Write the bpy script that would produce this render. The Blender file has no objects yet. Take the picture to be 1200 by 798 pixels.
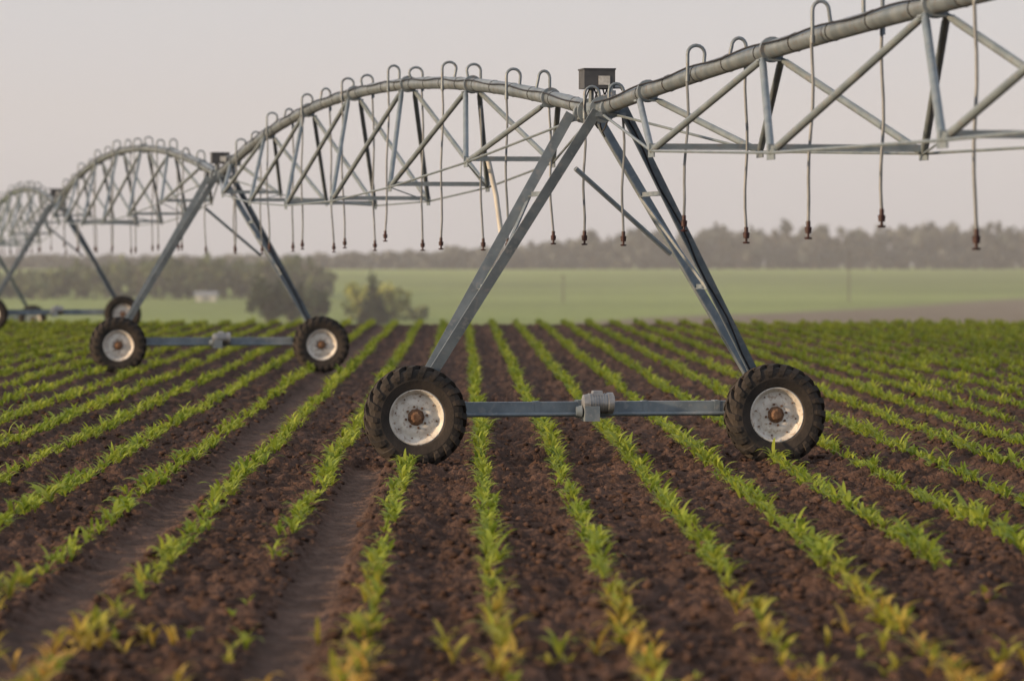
import bpy, math, random
import numpy as np
from mathutils import Vector, Matrix
random.seed(7); rng=np.random.default_rng(7)
scene=bpy.context.scene
scene.view_settings.view_transform='Standard'
try: scene.view_settings.look='None'
except Exception: pass
scene.view_settings.exposure=0

# ------------------------------------------------------------ materials
def newmat(name):
    m=bpy.data.materials.new(name); m.use_nodes=True
    nt=m.node_tree; b=nt.nodes['Principled BSDF']
    return m,nt,b
def N(nt,t,**kw):
    n=nt.nodes.new(t)
    for k,v in kw.items(): setattr(n,k,v)
    return n
def mottled(name,c1,c2,scale=6,rough=0.6,metal=0.0,bump=0.0,bscale=60,detail=6,c3=None,lo=.35,hi=.65):
    m,nt,b=newmat(name)
    tc=N(nt,'ShaderNodeTexCoord'); no=N(nt,'ShaderNodeTexNoise')
    no.inputs['Scale'].default_value=scale; no.inputs['Detail'].default_value=detail
    nt.links.new(tc.outputs['Object'],no.inputs['Vector'])
    cr=N(nt,'ShaderNodeValToRGB')
    cr.color_ramp.elements[0].position=lo; cr.color_ramp.elements[0].color=(*c1,1)
    cr.color_ramp.elements[1].position=hi; cr.color_ramp.elements[1].color=(*c2,1)
    nt.links.new(no.outputs['Fac'],cr.inputs['Fac'])
    out=cr.outputs['Color']
    if c3:
        n2=N(nt,'ShaderNodeTexNoise'); n2.inputs['Scale'].default_value=scale*3.3; n2.inputs['Detail'].default_value=8
        nt.links.new(tc.outputs['Object'],n2.inputs['Vector'])
        r2=N(nt,'ShaderNodeValToRGB'); r2.color_ramp.elements[0].position=.54; r2.color_ramp.elements[1].position=.68
        nt.links.new(n2.outputs['Fac'],r2.inputs['Fac'])
        mx=N(nt,'ShaderNodeMixRGB'); nt.links.new(r2.outputs['Color'],mx.inputs['Fac'])
        nt.links.new(out,mx.inputs['Color1']); mx.inputs['Color2'].default_value=(*c3,1); out=mx.outputs['Color']
    nt.links.new(out,b.inputs['Base Color'])
    b.inputs['Roughness'].default_value=rough; b.inputs['Metallic'].default_value=metal
    if bump>0:
        nb=N(nt,'ShaderNodeTexNoise'); nb.inputs['Scale'].default_value=bscale
        nt.links.new(tc.outputs['Object'],nb.inputs['Vector'])
        bp=N(nt,'ShaderNodeBump'); bp.inputs['Strength'].default_value=bump; bp.inputs['Distance'].default_value=.01
        nt.links.new(nb.outputs['Fac'],bp.inputs['Height']); nt.links.new(bp.outputs['Normal'],b.inputs['Normal'])
    return m
M_galv=mottled('galvanised_steel',(.135,.17,.205),(.20,.245,.285),5,.5,.0,.1,c3=(.24,.26,.28))
M_truss=mottled('galvanised_truss_steel',(.14,.18,.215),(.21,.255,.29),5,.42,.0,.1,c3=(.20,.215,.23))
M_pipe=mottled('galvanised_pipe',(.13,.165,.20),(.22,.26,.295),4,.4,.15,.1,c3=(.17,.165,.165))
M_tire=mottled('dusty_rubber',(.018,.016,.015),(.05,.04,.034),5,.85,0,.4,40)
M_rim=mottled('chalky_white_rim',(.55,.52,.48),(.76,.74,.70),7,.5,0,.1,c3=(.38,.30,.24))
M_rust=mottled('rusty_hub',(.10,.05,.03),(.22,.13,.08),25,.8,.1,.3)
M_box=mottled('dark_control_box',(.045,.048,.055),(.07,.073,.08),8,.5)
M_lbl=mottled('pale_label',(.45,.45,.43),(.6,.6,.58),30,.5)
M_motor=mottled('cast_aluminium',(.24,.25,.27),(.36,.37,.38),14,.4,.5,.2)
M_hose=mottled('grey_hose',(.14,.16,.18),(.22,.24,.26),6,.5)
M_noz=mottled('nozzle_plastic',(.03,.014,.014),(.06,.02,.02),30,.5)
M_cable=mottled('black_cable',(.015,.015,.018),(.03,.03,.035),10,.6)
M_drain=mottled('pale_pvc_tube',(.45,.45,.44),(.6,.6,.58),4,.5)

def attr_mat(name,rough=.7,transl=0.0,noise=None,bump=None,spec=.3):
    m,nt,b=newmat(name)
    at=N(nt,'ShaderNodeAttribute',attribute_name='Col')
    out=at.outputs['Color']
    tc=N(nt,'ShaderNodeTexCoord')
    if noise:
        for sc,lo,hi in noise:
            no=N(nt,'ShaderNodeTexNoise'); no.inputs['Scale'].default_value=sc; no.inputs['Detail'].default_value=6
            no.inputs['Roughness'].default_value=.65
            nt.links.new(tc.outputs['Object'],no.inputs['Vector'])
            mr=N(nt,'ShaderNodeMapRange'); mr.inputs['From Min'].default_value=.3; mr.inputs['From Max'].default_value=.7
            mr.inputs['To Min'].default_value=lo; mr.inputs['To Max'].default_value=hi
            nt.links.new(no.outputs['Fac'],mr.inputs['Value'])
            mx=N(nt,'ShaderNodeVectorMath',operation='SCALE')
            nt.links.new(out,mx.inputs[0]); nt.links.new(mr.outputs['Result'],mx.inputs['Scale']); out=mx.outputs[0]
    nt.links.new(out,b.inputs['Base Color'])
    b.inputs['Roughness'].default_value=rough
    b.inputs['Specular IOR Level'].default_value=spec
    if bump:
        nb=N(nt,'ShaderNodeTexNoise'); nb.inputs['Scale'].default_value=bump[0]; nb.inputs['Detail'].default_value=6
        nt.links.new(tc.outputs['Object'],nb.inputs['Vector'])
        bp=N(nt,'ShaderNodeBump'); bp.inputs['Strength'].default_value=bump[1]; bp.inputs['Distance'].default_value=bump[2]
        nt.links.new(nb.outputs['Fac'],bp.inputs['Height']); nt.links.new(bp.outputs['Normal'],b.inputs['Normal'])
    if transl>0:
        tr=N(nt,'ShaderNodeBsdfTranslucent'); nt.links.new(out,tr.inputs['Color'])
        ms=N(nt,'ShaderNodeMixShader'); ms.inputs[0].default_value=transl
        nt.links.new(b.outputs[0],ms.inputs[1]); nt.links.new(tr.outputs[0],ms.inputs[2])
        nt.links.new(ms.outputs[0],nt.nodes['Material Output'].inputs['Surface'])
    return m
M_ground=attr_mat('soil_and_fields',.95,0,[(9,.6,1.5),(.35,.8,1.2)],(22,1,.045),.15)
M_clod=attr_mat('soil_clods',.95,0,[(30,.6,1.4)],(60,.6,.01),.15)
M_corn=attr_mat('corn_leaf',.5,.42,[(3,.8,1.2)],None,.35)
M_leaf=attr_mat('foliage',.8,.25,None,None,.1)
M_bark=mottled('bark',(.06,.05,.04),(.12,.10,.085),8,.9)

# ------------------------------------------------------------ mesh helpers
class MB:
    def __init__(s): s.v=[];s.f=[];s.m=[]
    def add(s,vs,fs,m=0):
        o=len(s.v); s.v+=[tuple(x) for x in vs]; s.f+=[tuple(i+o for i in f) for f in fs]; s.m+=[m]*len(fs)
    def box8(s,c,m=0):
        s.add(c,[(0,3,2,1),(4,5,6,7),(0,1,5,4),(1,2,6,5),(2,3,7,6),(3,0,4,7)],m)
    def bar(s,p,q,w,h,up=Vector((0,0,1)),m=0):
        p=Vector(p);q=Vector(q);d=(q-p).normalized()
        a=d.cross(up)
        if a.length<1e-4: a=d.cross(Vector((1,0,0)))
        a.normalize(); b=a.cross(d).normalized()
        a=a*w/2;b=b*h/2
        s.box8([p-a-b,p+a-b,p+a+b,p-a+b,q-a-b,q+a-b,q+a+b,q-a+b],m)
    def angle(s,p,q,w,up,m=0,t=.012):
        p=Vector(p);q=Vector(q);d=(q-p).normalized()
        a=d.cross(up)
        if a.length<1e-4: a=d.cross(Vector((1,0,0)))
        a.normalize(); b=a.cross(d).normalized()
        s.bar(p,q,w,t,up,m)
        o=a*(w/2-t/2)+b*(w/2+t/2+.001)
        s.bar(p+o,q+o,t,w,up,m)
    def tube(s,pts,r,n=8,m=0,cap=True):
        pts=[Vector(p) for p in pts]; rs=r if isinstance(r,(list,tuple)) else [r]*len(pts)
        vs=[];prev=None
        for i,p in enumerate(pts):
            d=(pts[min(i+1,len(pts)-1)]-pts[max(i-1,0)]).normalized()
            if prev is None:
                a=d.cross(Vector((0,0,1)))
                if a.length<.05: a=d.cross(Vector((0,1,0)))
            else: a=prev-d*prev.dot(d)
            a.normalize();prev=a;b=d.cross(a)
            for k in range(n):
                t=2*math.pi*k/n; vs.append(p+(a*math.cos(t)+b*math.sin(t))*rs[i])
        fs=[]
        for i in range(len(pts)-1):
            for k in range(n):
                k2=(k+1)%n; fs.append((i*n+k,i*n+k2,(i+1)*n+k2,(i+1)*n+k))
        if cap:
            fs.append(tuple(range(n))[::-1]); fs.append(tuple((len(pts)-1)*n+k for k in range(n)))
        s.add(vs,fs,m)
    def lathe(s,C,ax,e1,e2,prof,n=48,m=0):
        vs=[];fs=[];k=len(prof)
        for i in range(n):
            t=2*math.pi*i/n; rd=e1*math.cos(t)+e2*math.sin(t)
            for a,r in prof: vs.append(C+ax*a+rd*r)
        for i in range(n):
            j=(i+1)%n
            for q in range(k-1): fs.append((i*k+q,i*k+q+1,j*k+q+1,j*k+q))
        s.add(vs,fs,m)
    def build(s,name,mats,parent=None,smooth=False):
        me=bpy.data.meshes.new(name); me.from_pydata(s.v,[],s.f)
        for mt in mats: me.materials.append(mt)
        me.polygons.foreach_set('material_index',s.m)
        me.update()
        import bmesh
        bm=bmesh.new(); bm.from_mesh(me); bmesh.ops.recalc_face_normals(bm,faces=bm.faces); bm.to_mesh(me); bm.free()
        ob=bpy.data.objects.new(name,me); scene.collection.objects.link(ob)
        if smooth:
            me.polygons.foreach_set('use_smooth',[True]*len(me.polygons))
            try:
                me.set_sharp_from_angle(angle=math.radians(50))
            except Exception: pass
        if parent: ob.parent=parent
        return ob
def np_obj(name,V,F,col,mat,smooth=False):
    me=bpy.data.meshes.new(name)
    V=np.asarray(V,np.float32);F=np.asarray(F,np.int32);k=F.shape[1]
    me.vertices.add(len(V)); me.vertices.foreach_set('co',V.ravel())
    me.loops.add(F.size); me.loops.foreach_set('vertex_index',F.ravel())
    me.polygons.add(len(F)); me.polygons.foreach_set('loop_start',np.arange(0,F.size,k,dtype=np.int32))
    me.update(calc_edges=True)
    ca=me.color_attributes.new('Col','FLOAT_COLOR','POINT')
    c=np.ones((len(V),4),np.float32); c[:,:3]=col; ca.data.foreach_set('color',c.ravel())
    me.materials.append(mat)
    if smooth: me.polygons.foreach_set('use_smooth',np.ones(len(F),bool))
    ob=bpy.data.objects.new(name,me); scene.collection.objects.link(ob); return ob

# ------------------------------------------------------------ noise, terrain
def vnoise(x,y,seed=0):
    xi=np.floor(x).astype(np.int64); yi=np.floor(y).astype(np.int64)
    xf=x-xi; yf=y-yi; xf=xf*xf*(3-2*xf); yf=yf*yf*(3-2*yf)
    def h(a,b):
        n=(a*374761393+b*668265263+seed*1442695041)&0x7fffffff
        n=((n^(n>>13))*1274126177)&0x7fffffff
        n=n^(n>>16)
        return (n&0xffff)/65535.0
    return (h(xi,yi)*(1-xf)+h(xi+1,yi)*xf)*(1-yf)+(h(xi,yi+1)*(1-xf)+h(xi+1,yi+1)*xf)*yf
TY=[-500,142,160,215,300,400,450,600,750,900,1000,1300,7000]
TZ=[0,0,-.35,-3.4,-5.5,-5.0,-4.6,-3.5,-2.0,-.3,.2,-2,-14]
def base_z(x,y): return np.interp(y,TY,TZ)
SP=.82; X0=-.333; SL=-.01243
def rowcoord(x,y): return (x-X0-SL*(y-46))/SP      # integer on a crop row
def height(x,y):
    z=base_z(x,y); rc=rowcoord(x,y)
    f=np.clip((143-y)/2,0,1)
    z=z+f*(.020*np.cos(2*np.pi*rc)
      +.05*(vnoise(x*3.1,y*3.1,1)-.5)+.065*(vnoise(x*8,y*8,2)-.5)+.09*np.maximum(vnoise(x*13,y*13,3)-.5,0)*1.6
      +.045*(vnoise(x*24,y*24,4)-.5))
    tr=trackmask(rc,y)
    smooth=base_z(x,y)-.045+.012*(vnoise(x*6,y*9,7)-.5)+.012*np.sin(y*26+8*np.abs(rc-np.round(rc*2)/2))
    z=z*(1-tr)+smooth*tr
    # gentle swells in the far land
    g=np.clip((y-430)/200,0,1)
    z=z+g*1.4*(vnoise(x*.006+5,y*.004,9)-.5)
    return z
def trackmask(rc,y):
    m=np.exp(-((rc+1.55)/.22)**4)*(y<45.5)+.8*np.exp(-((rc+3.5)/.22)**4)+.5*np.exp(-((rc-6.5)/.2)**4)
    return np.clip(m,0,1)*(y<143)

def geo(a,b,s0,g):
    o=[a];s=s0
    while o[-1]<b: o.append(o[-1]+s); s*=g
    return o
xp=list(np.arange(0,7.5,.042))+geo(7.5,28,.06,1.012)
xp+=geo(xp[-1]+1,4000,1.5,1.14)
xs=np.array(sorted(set([-a for a in xp]+xp)))
ys=np.array([-300,-100,-30,0,8,14]+list(np.arange(18.5,46,.05))+geo(46,144,.055,1.0105)+geo(145.5,1100,2,1.025)+geo(1150,7000,60,1.15))
ys=np.unique(ys)
X,Y=np.meshgrid(xs,ys); Z=height(X,Y)
nx=len(xs);ny=len(ys)
V=np.stack([X.ravel(),Y.ravel(),Z.ravel()],1)
idx=np.arange(nx*ny).reshape(ny,nx)
F=np.stack([idx[:-1,:-1].ravel(),idx[:-1,1:].ravel(),idx[1:,1:].ravel(),idx[1:,:-1].ravel()],1)
x=V[:,0];y=V[:,1]
soil=np.array([.078,.047,.036]); track=np.array([.145,.094,.073]); green=np.array([.225,.285,.085]); tan=np.array([.19,.155,.115])
rc=rowcoord(x,y)
n1=vnoise(x*1.3,y*1.3,11)[:,None]; n2=vnoise(x*12,y*12,12)[:,None]
n3=np.maximum(vnoise(x*13,y*13,3)-.5,0)[:,None]
col=soil*(.55+.40*n1+.35*n2+.9*n3)
tm=(trackmask(rc,y)*(.55+.5*vnoise(x*5,y*3,14)))[:,None]
col=col*(1-tm)+track*tm
gf=np.clip((y-141.5)/1.5,0,1)[:,None]
streak=vnoise(x*.01,y*.045,21)*.5+vnoise(x*.03,y*.012,22)*.5
gcol=green*(.68+.64*streak[:,None])
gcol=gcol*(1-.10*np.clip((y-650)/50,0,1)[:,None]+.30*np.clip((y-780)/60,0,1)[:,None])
tb=np.clip((440+ (x-5)*2.2+18*(vnoise(x*.06,y*.0,23)-.5)-y)/12,0,1)[:,None]*(x>5)[:,None]
gcol=gcol*(1-tb)+tan*tb
col=col*(1-gf)+gcol*gf
ground=np_obj('field_ground',V,F,col,M_ground,True)

# clods
nC=44000
cy=18.6+ (rng.random(nC)**1.5)*50; cx=(rng.random(nC)-.5)*2*(cy*.125*1.35+.5)
rcc=rowcoord(cx,cy); keep=(trackmask(rcc,cy)<.3); cx=cx[keep];cy=cy[keep];nC=len(cx)
phi=(1+5**.5)/2
ico=np.array([(-1,phi,0),(1,phi,0),(-1,-phi,0),(1,-phi,0),(0,-1,phi),(0,1,phi),(0,-1,-phi),(0,1,-phi),(phi,0,-1),(phi,0,1),(-phi,0,-1),(-phi,0,1)])/1.9
icf=np.array([(0,11,5),(0,5,1),(0,1,7),(0,7,10),(0,10,11),(1,5,9),(5,11,4),(11,10,2),(10,7,6),(7,1,8),(3,9,4),(3,4,2),(3,2,6),(3,6,8),(3,8,9),(4,9,5),(2,4,11),(6,2,10),(8,6,7),(9,8,1)])
sz=.007+.036*rng.random(nC)**3.0
P=ico[None]*(1+.7*(rng.random((nC,12,1))-.5))*sz[:,None,None]*np.stack([.8+.7*rng.random(nC),.8+.7*rng.random(nC),.5+.4*rng.random(nC)],1)[:,None,:]
P[:,:,0]+=cx[:,None];P[:,:,1]+=cy[:,None];P[:,:,2]+=(height(cx,cy)+sz*.2)[:,None]
Fc=(icf[None]+12*np.arange(nC)[:,None,None]).reshape(-1,3)
cc=np.repeat(soil*1.0*(.55+.8*rng.random((nC,1))),12,0)
np_obj('soil_clods',P.reshape(-1,3),Fc,cc,M_clod,True)

# ------------------------------------------------------------ corn seedlings
def corn_template(nl,segs,seed,wmul=1):
    r=np.random.default_rng(seed);vs=[];fs=[];sh=[]
    a0=r.random()*6.28
    for i in range(nl):
        az=a0+(i%2)*math.pi+r.normal()*.55
        L=.11+.13*r.random(); w=(.012+.006*r.random())*wmul
        th=math.radians(8+26*r.random()); bend=math.radians(65+65*r.random())
        px,pz=0,.01+.02*i/nl*2; side=np.array([-math.sin(az),math.cos(az)])
        for k in range(segs+1):
            t=k/segs; ww=w*(.45+1.6*t if t<.35 else 1.01*(1-((t-.35)/.65)**1.7))+.0008
            tw=.3*math.sin(t*3+i)
            o=len(vs)
            cxx=math.cos(az)*px;cyy=math.sin(az)*px
            vs.append((cxx+side[0]*ww,cyy+side[1]*ww,pz+ww*tw)); vs.append((cxx-side[0]*ww,cyy-side[1]*ww,pz-ww*tw))
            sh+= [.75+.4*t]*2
            if k: fs.append((o-2,o-1,o+1,o))
            ang=th+bend*t**1.3
            px+=math.sin(ang)*L/segs; pz+=math.cos(ang)*L/segs
    return np.array(vs),np.array(fs),np.array(sh)
def scatter(name,temps,px,py,sc,colr):
    Vs=[];Fs=[];Cs=[];off=0
    which=rng.integers(0,len(temps),len(px))
    pz=height(px,py)-.01
    for ti,(tv,tf,ts) in enumerate(temps):
        s=np.where(which==ti)[0]
        if len(s)==0: continue
        a=rng.random(len(s))*6.283; ca=np.cos(a)[:,None];sa=np.sin(a)[:,None]; q=sc[s][:,None]
        lx=(rng.random(len(s))-.5)[:,None]*.25; ly=(rng.random(len(s))-.5)[:,None]*.25
        xx=(tv[None,:,0]*ca-tv[None,:,1]*sa)*q+tv[None,:,2]*q*lx+px[s][:,None]
        yy=(tv[None,:,0]*sa+tv[None,:,1]*ca)*q+tv[None,:,2]*q*ly+py[s][:,None]
        zz=tv[None,:,2]*q+pz[s][:,None]
        Vs.append(np.stack([xx,yy,zz],2).reshape(-1,3))
        n=len(tv); Fs.append((tf[None]+(off+n*np.arange(len(s)))[:,None,None]).reshape(-1,4)); off+=n*len(s)
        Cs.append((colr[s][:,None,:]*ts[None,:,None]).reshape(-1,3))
    return np.concatenate(Vs),np.concatenate(Fs),np.concatenate(Cs)
tn=[corn_template(random.choice([5,6,7]),6,100+i) for i in range(16)]
tf=[corn_template(5,3,200+i,1.25) for i in range(10)]
PX=[];PY=[]
for k in range(-48,50):
    y0=18.5;step=.115
    yy=np.arange(y0,142.5,step)+rng.normal(0,.035,len(np.arange(y0,142.5,step)))
    xx=X0+SP*k+SL*(yy-46)+rng.normal(0,.034,len(yy))+.08*(vnoise(yy*.15,np.full(len(yy),k*3.7),31)-.5)
    vis=np.abs(xx)<yy*.125*1.35+1.2
    p=np.full(len(yy),.95)
    p=np.where(vnoise(yy*1.1,np.full(len(yy),k*7.3),32)<.32,.35,p)
    p=np.where(yy<30,p*.68,p)
    if k==-2: p=np.where(yy<33.5,.06,p)
    if k==-4: p=np.where(yy<30,.4,p)
    m=vis&(rng.random(len(yy))<p)
    PX.append(xx[m]);PY.append(yy[m])
PX=np.concatenate(PX);PY=np.concatenate(PY)
# a few volunteer seedlings off the rows
PX=np.concatenate([PX,(rng.random(110)-.5)*6.5]);PY=np.concatenate([PY,19+rng.random(110)*6])
npz=len(PX)
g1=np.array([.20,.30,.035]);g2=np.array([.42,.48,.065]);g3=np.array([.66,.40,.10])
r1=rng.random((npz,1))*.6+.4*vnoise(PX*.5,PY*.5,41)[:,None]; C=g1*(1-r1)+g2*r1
sun_glow=np.clip((31-PY)/8,0,1)[:,None]*rng.random((npz,1))  # warm sunset glow on the nearest seedlings, painted into their leaf colour
C=C*(1-sun_glow)+g3*sun_glow
C=C*(1-.22*np.clip((PY-60)/40,0,1)[:,None])
SC=(.58+.6*rng.random(npz))*(.80+.42*vnoise(PX*.5,PY*.35,42))
near=PY<62
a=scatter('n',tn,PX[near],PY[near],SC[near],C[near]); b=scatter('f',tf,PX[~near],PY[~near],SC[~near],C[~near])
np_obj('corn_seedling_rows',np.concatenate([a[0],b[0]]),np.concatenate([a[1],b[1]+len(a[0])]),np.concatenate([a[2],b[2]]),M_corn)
print('plants',npz)

# ------------------------------------------------------------ centre pivot machine
pivot=bpy.data.objects.new('center_pivot_irrigation_system',None); scene.collection.objects.link(pivot)
LX,LY=-6.817,36.8; LL=math.hypot(LX,LY)
Vv=Vector((LX/LL,LY/LL,0)); Uu=Vector((LY/LL,-LX/LL,0)); Zz=Vector((0,0,1))
ks=[-1,0,1,2.2,3.3]
def base(k):
    X_=.943+LX*k;Y_=46+LY*k
    return Vector((X_,Y_,float(base_z(X_,Y_))))
T=[base(k) for k in ks]
PZ=3.96
rises=[.42,.92,1.05,1.05]
def W(t,u,v,z): return t+Uu*u+Vv*v+Zz*z

def wheel(mb_t,mb_r,mb_h,C,n=56):
    ax=Vv
    R=.57
    prof=[(-.10,.295),(-.135,.325),(-.158,.41),(-.152,.475),(-.125,.52),(-.06,.533),(.06,.533),(.125,.52),(.152,.475),(.158,.41),(.135,.325),(.10,.295)]
    mb_t.lathe(C,ax,Uu,Zz,prof,n,0)
    NL=22
    for sgn in(-1,1):
        for i in range(NL):
            a0=2*math.pi*(i+(.5 if sgn>0 else 0))/NL+.1
            st=[(-.012,.572,0,.062),(.06,.573,.10,.058),(.125,.562,.19,.06),(.163,.50,.235,.066),(.166,.455,.25,.05)]
            vs=[]
            for w,r,da,hw in st:
                for rr,dd in((r,-hw),(r,hw),(r-.06,hw),(r-.06,-hw)):
                    an=a0+da+dd
                    aw=w if rr==r else w*.9
                    vs.append(C+ax*(aw*sgn)+(Uu*math.cos(an)+Zz*math.sin(an))*rr)
            fs=[(0,1,2,3),(16,19,18,17)]
            for q in range(4):
                for e in range(4):
                    e2=(e+1)%4; fs.append((q*4+e,q*4+e2,q*4+4+e2,q*4+4+e))
            mb_t.add(vs,fs,0)
    rim=[(-.098,.30),(-.118,.312),(-.124,.30),(-.115,.288),(-.085,.278),(-.075,.262),(-.055,.255),(-.05,.215),(-.062,.20),(-.066,.14),(-.058,.12),(-.055,.0)]
    mb_r.lathe(C,ax,Uu,Zz,rim,48,0)
    back=[(.098,.30),(.118,.312),(.11,.285),(.0,.26),(-.02,.22),(-.04,.1),(-.04,0)]
    mb_r.lathe(C,ax,Uu,Zz,back,40,0)
    for i in range(8):
        an=2*math.pi*i/8+.2; p=C+(Uu*math.cos(an)+Zz*math.sin(an))*.118
        mb_h.tube([p-ax*.055,p-ax*.085],.013,6,0)
        p=C+(Uu*math.cos(an+.39)+Zz*math.sin(an+.39))*.235
        mb_h.tube([p-ax*.05,p-ax*.07],.009,6,0)
    mb_h.lathe(C,ax,Uu,Zz,[(-.052,.098),(-.068,.095),(-.075,.07),(-.10,.062),(-.125,.045),(-.128,.0)],9,0)
    # axle + gearbox behind the wheel
    mb_h.tube([C+ax*.02,C+ax*.3],.05,10,0)

def tower(t,idx):
    steel=MB();tires=MB();rims=MB();hubs=MB();mot=MB();top=MB()
    bv=.34; bz=.62
    for sx in(-1,1):
        u=2.05*sx
        wheel(tires,rims,hubs,W(t,u,0,.555))
        c0=W(t,u-.13,bv-.14,.42);
        def bx(mb,u0,u1,v0,v1,z0,z1,m=0):
            mb.box8([W(t,u0,v0,z0),W(t,u1,v0,z0),W(t,u1,v1,z0),W(t,u0,v1,z0),W(t,u0,v0,z1),W(t,u1,v0,z1),W(t,u1,v1,z1),W(t,u0,v1,z1)],m)
        bx(hubs,u-.13,u+.13,bv-.15,bv+.12,.42,.70)
        # legs: two per side, splayed along the pipe
        feet=[];tops=[]
        for sv in(-1,1):
            f=W(t,u*.975,bv+.06*sv,bz+.05); tp=W(t,.11*sx,.74*sv,PZ-.04)
            steel.angle(f,tp,.10,Uu*sx,0,.014)
            feet.append(f);tops.append(tp)
        for q in(.40,.72):
            a=feet[0].lerp(tops[0],q);b=feet[1].lerp(tops[1],q)
            steel.angle(a,b,.045,Zz,0,.008)
        qs=[.40,.72]
        for i in range(1):
            a=feet[i%2].lerp(tops[i%2],qs[i]);b=feet[1-i%2].lerp(tops[1-i%2],qs[i+1])
            steel.bar(a,b,.03,.03,Zz)
        # foot bracket
        bx(steel,u*.975-.10,u*.975+.10,bv-.12,bv+.12,bz-.11,bz+.10)
    # base beam (square tube made of two lengths + collar)
    steel.bar(W(t,-2.0,bv,bz),W(t,-.12,bv,bz),.165,.165)
    steel.bar(W(t,.12,bv,bz),W(t,2.0,bv,bz),.165,.165)
    steel.bar(W(t,-.16,bv,bz),W(t,.16,bv,bz),.20,.20)
    for u in(-1.45,1.45,.62,-.62): steel.bar(W(t,u-.03,bv,bz),W(t,u+.03,bv,bz),.18,.18)
    # drive shaft
    mot.tube([W(t,-1.92,bv-.12,bz-.055),W(t,1.92,bv-.12,bz-.055)],.022,8,1)
    # centre drive motor
    mz=bz+.07
    mot.tube([W(t,-.13,bv-.19,mz),W(t,-.12,bv-.19,mz),W(t,-.07,bv-.19,mz),W(t,.15,bv-.19,mz),W(t,.155,bv-.19,mz),W(t,.215,bv-.19,mz),W(t,.225,bv-.19,mz)],[.06,.095,.105,.105,.12,.12,.10],24,0)
    for i in range(7):
        u=-.06+.03*i; mot.tube([W(t,u,bv-.19,mz),W(t,u+.008,bv-.19,mz)],.114,24,0)
    mot.box8([W(t,-.12,bv-.30,bz-.13),W(t,.05,bv-.30,bz-.13),W(t,.05,bv-.085,bz-.13),W(t,-.12,bv-.085,bz-.13),W(t,-.12,bv-.30,mz-.03),W(t,.05,bv-.30,mz-.03),W(t,.05,bv-.085,mz-.03),W(t,-.12,bv-.085,mz-.03)],1)
    mot.tube([W(t,-.14,bv-.19,bz-.02),W(t,-.20,bv-.19,bz-.02)],[.07,.05],14,1)
    mot.box8([W(t,-.02,bv-.25,mz+.09),W(t,.10,bv-.25,mz+.09),W(t,.10,bv-.12,mz+.09),W(t,-.02,bv-.12,mz+.09),W(t,-.01,bv-.24,mz+.14),W(t,.09,bv-.24,mz+.14),W(t,.09,bv-.13,mz+.14),W(t,-.01,bv-.13,mz+.14)],0)
    # cross diagonal brace between the leg pairs, saddle
    steel.tube([W(t,-.36,-.60,3.30),W(t,.80,-.20,2.36)],.03,8)
    for sv in(-.74,.74):
        steel.bar(W(t,-.17,sv,PZ-.07),W(t,.17,sv,PZ-.07),.10,.05)
        steel.tube([W(t,0,sv-.05,PZ),W(t,0,sv+.05,PZ)],.115,16)
    # stiffening plates and flexible joint
    for v in(-.34,.34):
        steel.tube([W(t,0,v-.018,PZ),W(t,0,v+.018,PZ)],.15,18)
    top.tube([W(t,0,-.30,PZ),W(t,0,-.2,PZ),W(t,0,.2,PZ),W(t,0,.30,PZ)],[.10,.115,.115,.10],16,2)
    # hook joint standing up, with collector, lighter parts to the right
    top.tube([W(t,.15,-.1,PZ+.02),W(t,.15,-.1,PZ+.13),W(t,.15,-.1,PZ+.14),W(t,.15,-.1,PZ+.22)],[.075,.075,.05,.05],12,1)
    top.tube([W(t,.30,-.1,PZ-.05),W(t,.30,-.1,PZ+.05),W(t,.30,-.1,PZ+.20),W(t,.26,-.1,PZ+.26),W(t,.18,-.1,PZ+.26)],.022,8,1)
    top.box8([W(t,.04,-.25,PZ+.06),W(t,.24,-.25,PZ+.06),W(t,.24,0,PZ+.06),W(t,.04,0,PZ+.06),W(t,.04,-.25,PZ+.17),W(t,.24,-.25,PZ+.17),W(t,.24,0,PZ+.17),W(t,.04,0,PZ+.17)],1)
    # control box with lid, post
    top.tube([W(t,-.06,0,PZ+.05),W(t,-.06,0,PZ+.26)],.03,8,2)
    def bx2(u0,u1,v0,v1,z0,z1,m): top.box8([W(t,u0,v0,z0),W(t,u1,v0,z0),W(t,u1,v1,z0),W(t,u0,v1,z0),W(t,u0,v0,z1),W(t,u1,v0,z1),W(t,u1,v1,z1),W(t,u0,v1,z1)],m)
    bx2(-.17,.18,-.16,.16,PZ+.24,PZ+.445,0)
    bx2(-.178,.188,-.168,.168,PZ+.447,PZ+.465,0)
    bx2(-.01,.12,-.166,-.161,PZ+.28,PZ+.38,3)
    bx2(.10,.145,-.20,-.162,PZ+.20,PZ+.28,2)
    # sagging cables around the joint
    for j in range(5):
        a0=W(t,-.10+.05*j,-.1,PZ+.24);a1=W(t,-.16+.08*j,-.5+.2*j,PZ-.12-.04*j)
        pts=[a0.lerp(a1,q)+Uu*(.07*math.sin(q*3.1)*(1 if j%2 else -1))-Zz*.05*math.sin(q*3.1) for q in np.linspace(0,1,8)]
        top.tube(pts,.009,6,4)
    # power cable down the right leg
    f=W(t,2.0,bv-.08,bz+.12);tp=W(t,.16,-.70,PZ-.05)
    top.tube([tp.lerp(f,q)+Uu*.02*math.sin(q*20)-Vv*.03 for q in np.linspace(0,.97,16)],.011,6,4)
    nm='tower_%d_'%idx
    steel.build(nm+'frame',[M_galv],pivot); tires.build(nm+'tires',[M_tire],pivot); rims.build(nm+'rims',[M_rim],pivot,True)
    hubs.build(nm+'hubs',[M_rust],pivot); mot.build(nm+'motor',[M_motor,M_galv],pivot,True); top.build(nm+'top',[M_box,M_motor,M_galv,M_lbl,M_cable],pivot,False)
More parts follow.
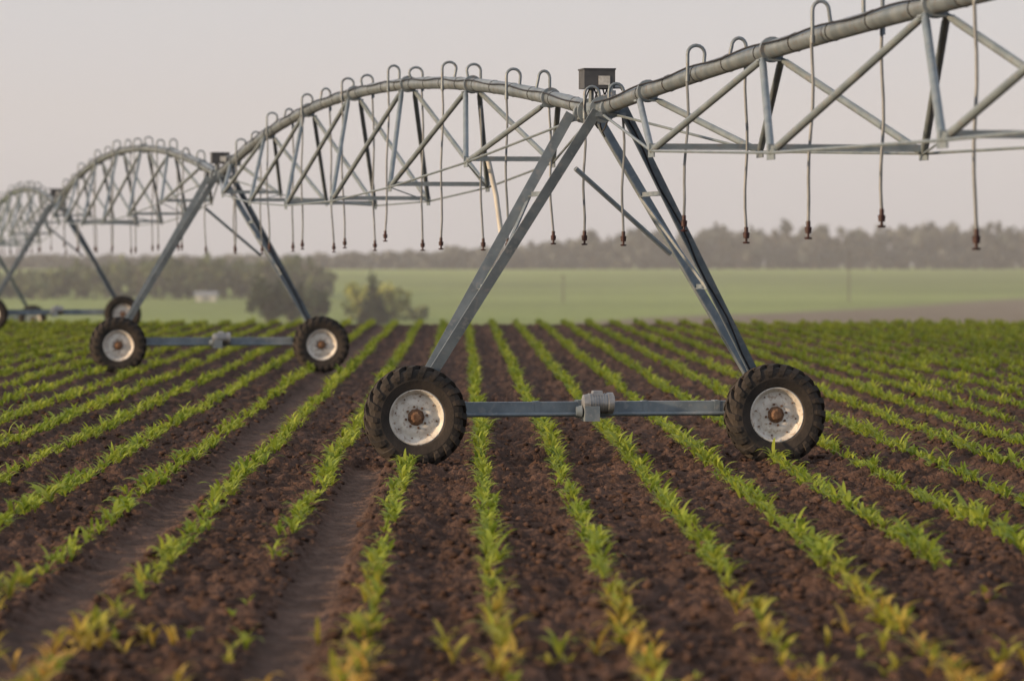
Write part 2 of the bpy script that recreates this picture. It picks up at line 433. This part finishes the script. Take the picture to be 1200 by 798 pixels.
for i,t in enumerate(T): tower(t,i+1)

def span(A,B,rise,idx,nearspan=False):
    D=B-A; L=D.length; d=D/L
    S=MB();Pp=MB();H=MB()
    def pz(t): return A.z+(B.z-A.z)*t+PZ+rise*4*t*(1-t)
    def P(t,u,z): 
        p=A.lerp(B,t); return Vector((p.x,p.y,0))+Uu*u+Zz*z
    n=48; t0=.25/L
    Pp.tube([P(q,0,pz(q)) for q in np.linspace(t0,1-t0,n)],.085,18,0)
    nb=7
    # pipe flanges / couplers
    for k in range(nb):
        q=(k+.5)/nb
        Pp.tube([P(q-.03/L,0,pz(q)),P(q+.03/L,0,pz(q))],.12,18,0)
        S.bar(P(q,-.14,pz(q)-.10),P(q,.14,pz(q)-.10),.12,.02)
    # conduit and cable running along the pipe
    Pp.tube([P(q,.10,pz(q)+.045+.008*math.sin(q*140)) for q in np.linspace(t0,1-t0,120)],.014,6,1)
    Pp.tube([P(q,-.095,pz(q)+.05+.012*math.sin(q*95+1)) for q in np.linspace(t0,1-t0,120)],.010,6,1)
    for q in np.linspace(.03,.97,28): Pp.tube([P(q-.012/L,0,pz(q)),P(q+.012/L,0,pz(q))],.09,14,1)
    def nz(t):
        s=min(t,1-t)
        if nearspan: z=np.interp(s,[.143,.286,.5],[3.37,3.22,3.16])
        else: z=np.interp(s,[.143,.286,.43,.5],[3.50,3.28,3.16,3.14])
        return float(z)+A.z+(B.z-A.z)*t
    def hw(t): return float(np.interp(min(t,1-t),[.143,.286,.5],[.55,.68,.76]))
    for sx in(-1,1):
        prev=P(.6/L,.06*sx,pz(0)-.06)
        for k in range(1,nb):
            t=k/nb; nd=P(t,hw(t)*sx,nz(t))
            for m in(k-.5,k+.5):
                q=m/nb; tp=P(q,.09*sx,pz(q)-.09)
                S.tube([nd,nd.lerp(tp,.05),nd.lerp(tp,.95),tp],[.022,.035,.035,.022],10)
            S.tube([prev,nd],.015,6)
            S.bar(nd-d*.13,nd+d*.13,.012,.12,Zz)
            prev=nd
        S.tube([prev,P(1-.6/L,.06*sx,pz(1)-.06)],.015,6)
    for k in range(1,nb):
        t=k/nb; S.angle(P(t,-hw(t)-.03,nz(t)+.02),P(t,hw(t)+.03,nz(t)+.02),.05,Zz,0,.009)
        if k<nb-1:
            t2=(k+1)/nb
            S.tube([P(t,-hw(t),nz(t)),P(t2,hw(t2),nz(t2))],.010,5)
    # goosenecks and drop hoses
    ts=[.11+.127*k for k in range(7)] if not nearspan else [1-(.155+.13*k) for k in range(6)]
    tt=[]
    for c in ts: tt+=[(c-.0145,1),(c+.0145,-1)]
    if not nearspan: tt+=[(1-.026,1)]
    tt+=[(1-.018,1),(1-.004,-1)] if nearspan else []
    rr=random.Random(idx)
    for q,sx in tt:
        z=pz(q); w=.165*sx; hh=.17+rr.uniform(-.02,.03); lean=rr.uniform(-.03,.03)
        hk=[P(q,.0,z+.07),P(q,lean,z+hh)]
        for a in np.linspace(0,math.pi,9)[1:-1]:
            hk.append(P(q,lean+(w-lean)/2*(1-math.cos(a)),z+hh+.085*math.sin(a)))
        hk+=[P(q,w,z+hh),P(q,w,z-.05)]
        H.tube(hk,.018,8,0)
        zb=2.56+rr.uniform(-.07,.07)+A.z
        if rr.random()<.25: zb+=.12
        sw=rr.uniform(-.05,.05)
        hp=[P(q,w+sw*g*g+.012*math.sin(g*9+q*50),z-.05+(zb-z+.05)*g) for g in np.linspace(0,1,9)]
        H.tube(hp,.0145,7,1)
        e=hp[-1]
        H.tube([P(q,w,z-.03),P(q,w,z-.10)],.024,8,0)
        H.tube([e+Zz*.02,e-Zz*.03,e-Zz*.035,e-Zz*.09],[.020,.020,.033,.028],8,2)
        H.tube([e-Zz*.09,e-Zz*.12,e-Zz*.125,e-Zz*.14],[.012,.012,.036,.030],8,2)
    nm='span_%d_'%idx
    Pp.build(nm+'pipe',[M_pipe,M_cable],pivot,True); S.build(nm+'truss',[M_truss],pivot,True); H.build(nm+'drops',[M_pipe,M_hose,M_noz],pivot,True)
for i in range(4): span(T[i],T[i+1],rises[i],i+1,i==0)
d=MB(); d.tube([Vector((-.30,51.8,3.55)),Vector((-.2,51.8,3.1)),Vector((-.13,51.8,2.58))],.035,10); d.build('drain_tube',[M_drain],pivot,True)

# ------------------------------------------------------------ trees
def leafcloud(cx,cy,z0,h,w,n,ls,colr,r,shape='round',var=.35):
    """leaf clumps through crown volume"""
    ncl=max(6,int(n/14))
    cl=[]
    while len(cl)<ncl:
        p=r.random(3)*2-1
        if shape=='cone':
            zz=(p[2]+1)/2
            if math.hypot(p[0],p[1])<=(1-zz)*.95+.06: cl.append(p)
        else:
            if np.dot(p,p)<=1 : cl.append(p)
    cl=np.array(cl)
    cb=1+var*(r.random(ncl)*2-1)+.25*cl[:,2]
    k=r.integers(0,ncl,n)
    P=cl[k]*np.array([w/2,w/2,h*.45])+r.normal(0,1,(n,3))*np.array([w,w,h])*.055
    P+=np.array([cx,cy,z0+h*.55])
    P[:,2]=np.maximum(P[:,2],z0+.02*h)
    a=r.normal(size=(n,3));a/=np.linalg.norm(a,axis=1)[:,None]
    b=np.cross(a,r.normal(size=(n,3)));b/=np.linalg.norm(b,axis=1)[:,None]
    s=(ls*(.6+.8*r.random(n)))[:,None]
    V=np.stack([P-a*s-b*s*.6,P+a*s-b*s*.5,P+a*s*.8+b*s*.6,P-a*s*.7+b*s*.7],1).reshape(-1,3)
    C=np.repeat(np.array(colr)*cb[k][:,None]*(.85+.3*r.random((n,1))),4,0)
    return V,C
def mass(name,trees,trunk=True):
    r=np.random.default_rng(len(name)); Vs=[];Cs=[]; tb=MB()
    for (cx,cy,h,w,n,ls,colr,shape) in trees:
        z0=float(height(np.array([cx]),np.array([cy]))[0])-.4 if cy>200 else 0
        V_,C_=leafcloud(cx,cy,z0,h,w,n,ls,colr,r,shape); Vs.append(V_);Cs.append(C_)
        if trunk:
            tb.tube([Vector((cx,cy,z0-.3)),Vector((cx+.02*h,cy,z0+h*.4)),Vector((cx,cy,z0+h*.85))],[.035*h,.025*h,.006*h],6)
            for j in range(4):
                an=j*1.6+cx; zz=z0+h*(.3+.12*j)
                tb.tube([Vector((cx,cy,zz)),Vector((cx+math.cos(an)*w*.35,cy+math.sin(an)*w*.35,zz+h*.18))],[.016*h,.005*h],5)
    V_=np.concatenate(Vs);C_=np.concatenate(Cs); F_=np.arange(len(V_)).reshape(-1,4)
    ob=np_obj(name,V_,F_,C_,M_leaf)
    if trunk:
        t=tb.build(name+'_trunks',[M_bark],ob)
    return ob
FP=4825.
def at(px,y): return (px-600)/FP*y
def ztop(pyy,y): return 2.33-(pyy-301)/FP*y
# long treeline behind the green fields
tr=[];r=np.random.default_rng(3)
for row in range(5):
    Yr=905+row*14
    xx=-230
    while xx<260:
        px=600+xx/Yr*FP
        top=np.interp(px,[-400,0,380,480,620,760,900,1200,1700],[312,310,301,294,285,273,267,263,260])
        top+=5*(vnoise(np.array([xx*.05]),np.array([1.]),51)[0]-.5)*2
        h=ztop(top,Yr)-float(base_z(0,Yr))+r.normal()*.35-row*.1
        h=max(h,3)
        c=np.array([.12,.132,.125])*(.9+.2*r.random())
        tr.append((xx+r.normal()*1,Yr+r.normal()*3,h*1.02,5.5+2*r.random(),100,.75,c,'round'))
        if row in(0,2): tr.append((xx+1.5,Yr-2,h*.5,6.5,60,.7,c*.9,'round'))
        xx+=3.4+1.5*r.random()
mass('distant_treeline',tr)
# nearer woodland on the left
tr=[]
for row in range(4):
    Yr=585+row*9; px=-260
    while px<388:
        top=np.interp(px,[-300,0,30,90,160,240,300,350,375,390],[318,320,318,305,302,299,301,298,306,328])
        h=ztop(top,Yr)-float(base_z(0,Yr))+r.normal()*.3
        tr.append((at(px,Yr),Yr+r.normal()*2,h,3.6+1.6*r.random(),150,.42,np.array([.12,.145,.075])*(.85+.3*r.random()),'round'))
        px+=20+12*r.random()
mass('woodland',tr)
def one(name,px,Y0,top,wpx,n,ls,c,shape='round'):
    h=ztop(top,Y0)-float(base_z(0,Y0)); return mass(name,[(at(px,Y0),Y0,h,wpx/FP*Y0,n,ls,c,shape)])
G=np.array([.045,.062,.036])
one('deciduous_tree',312,440,322,44,1100,.22,G*.95)
one('deciduous_tree',338,446,325,42,1100,.22,G)
one('deciduous_tree',368,452,330,36,800,.22,G*1.5)
one('conifer_tree',437,425,316,36,1500,.17,G*.8,'cone')
one('shrub',420,452,328,40,700,.22,[.36,.38,.11])
one('shrub',460,455,330,46,800,.22,[.36,.38,.12])
one('shrub',486,450,354,34,400,.2,[.15,.18,.08])

# farm shed among the trees on the left
shed=MB()
def shedbox(cx,cy,z,w,dp,h,rf):
    v=[(cx-w/2,cy-dp/2,z),(cx+w/2,cy-dp/2,z),(cx+w/2,cy+dp/2,z),(cx-w/2,cy+dp/2,z),(cx-w/2,cy-dp/2,z+h),(cx+w/2,cy-dp/2,z+h),(cx+w/2,cy+dp/2,z+h),(cx-w/2,cy+dp/2,z+h),(cx-w/2,cy,z+h+rf),(cx+w/2,cy,z+h+rf)]
    shed.add(v,[(0,1,5,4),(1,2,6,9,5),(2,3,7,6),(3,0,4,8,7)],0)
    o=.25
    shed.add([(cx-w/2-o,cy-dp/2-o,z+h-.12),(cx+w/2+o,cy-dp/2-o,z+h-.12),(cx+w/2+o,cy,z+h+rf+.05),(cx-w/2-o,cy,z+h+rf+.05),(cx-w/2-o,cy+dp/2+o,z+h-.12),(cx+w/2+o,cy+dp/2+o,z+h-.12)],[(0,1,2,3),(3,2,5,4)],1)
    shed.add([(cx-.5,cy-dp/2-.03,z),(cx+.5,cy-dp/2-.03,z),(cx+.5,cy-dp/2-.03,z+h*.8),(cx-.5,cy-dp/2-.03,z+h*.8)],[(0,1,2,3)],1)
Ys=572; shedbox(at(242,Ys),Ys,float(height(np.array([at(242,Ys)]),np.array([float(Ys)]))[0])-.1,2.8,3,1.0,.4)
shed.build('farm_shed',[M_lbl,M_motor,M_box])
# utility poles
def pole(px,Y0,top):
    m=MB(); z0=float(base_z(0,Y0))-.6; x0=at(px,Y0); zt=ztop(top,Y0)
    m.tube([Vector((x0,Y0,z0-.2)),Vector((x0,Y0,zt))],[.10,.07],8)
    m.bar(Vector((x0-.35,Y0,zt-.3)),Vector((x0+.35,Y0,zt-.3)),.07,.08)
    for s in(-.3,0,.3): m.tube([Vector((x0+s,Y0,zt-.26)),Vector((x0+s,Y0,zt-.12))],.04,6)
    m.build('utility_pole',[M_bark])
pole(995,560,296); pole(660,560,322)

# ------------------------------------------------------------ evening mist lying in the valley beyond the crop
mist=MB(); x0,x1,y0,y1,z0,z1=-900,900,165,1090,-16,42
mist.box8([Vector(p) for p in [(x0,y0,z0),(x1,y0,z0),(x1,y1,z0),(x0,y1,z0),(x0,y0,z1),(x1,y0,z1),(x1,y1,z1),(x0,y1,z1)]])
mm=bpy.data.materials.new('valley_mist'); mm.use_nodes=True; nt=mm.node_tree
nt.nodes.remove(nt.nodes['Principled BSDF']); vs=N(nt,'ShaderNodeVolumeScatter')
vs.inputs['Color'].default_value=(.96,.97,1,1); vs.inputs['Density'].default_value=.00058
nt.links.new(vs.outputs[0],nt.nodes['Material Output'].inputs['Volume'])
mist.build('valley_mist',[mm])

# ------------------------------------------------------------ light, sky
sd=Vector((-.85,-.34,0)).normalized(); el=math.radians(12)
to_sun=Vector((sd.x*math.cos(el),sd.y*math.cos(el),math.sin(el)))
L=bpy.data.lights.new('sun','SUN'); L.energy=4.2; L.angle=math.radians(2.5); L.color=(1,.70,.42)
lo=bpy.data.objects.new('sun',L); scene.collection.objects.link(lo); lo.rotation_euler=(-to_sun).to_track_quat('-Z','Y').to_euler()
w=bpy.data.worlds.new('World'); scene.world=w; w.use_nodes=True; nt=w.node_tree
bg=nt.nodes['Background']; out=nt.nodes['World Output']
sky=N(nt,'ShaderNodeTexSky'); sky.sky_type='NISHITA'; sky.sun_disc=False; sky.sun_elevation=el
sky.sun_rotation=math.atan2(sd.x,sd.y)%(2*math.pi); sky.air_density=1.0; sky.dust_density=5; sky.ozone_density=1
nt.links.new(sky.outputs[0],bg.inputs[0]); bg.inputs[1].default_value=.05
tc=N(nt,'ShaderNodeTexCoord'); sp=N(nt,'ShaderNodeSeparateXYZ'); nt.links.new(tc.outputs['Generated'],sp.inputs[0])
cr=N(nt,'ShaderNodeValToRGB'); nt.links.new(sp.outputs['Z'],cr.inputs['Fac'])
e=cr.color_ramp.elements; e[0].position=0; e[0].color=(.60,.57,.585,1); e[1].position=1; e[1].color=(.44,.46,.50,1)
k=e.new(.03); k.color=(.66,.635,.655,1); k=e.new(.08); k.color=(.60,.59,.62,1); k=e.new(.35); k.color=(.47,.475,.50,1)
b2=N(nt,'ShaderNodeBackground'); nt.links.new(cr.outputs[0],b2.inputs[0]); b2.inputs[1].default_value=1.0
ad=N(nt,'ShaderNodeAddShader'); nt.links.new(bg.outputs[0],ad.inputs[0]); nt.links.new(b2.outputs[0],ad.inputs[1]); nt.links.new(ad.outputs[0],out.inputs[0])

# ------------------------------------------------------------ camera
cam=bpy.data.cameras.new('camera'); co=bpy.data.objects.new('camera',cam); scene.collection.objects.link(co); scene.camera=co
cam.lens=144.75; cam.sensor_width=36; cam.clip_end=12000; cam.clip_start=.5
co.location=(0,0,2.33); co.rotation_euler=(math.radians(90)-math.atan(98/4825),0,0)
cam.dof.use_dof=True; cam.dof.focus_distance=45.5; cam.dof.aperture_fstop=1.9
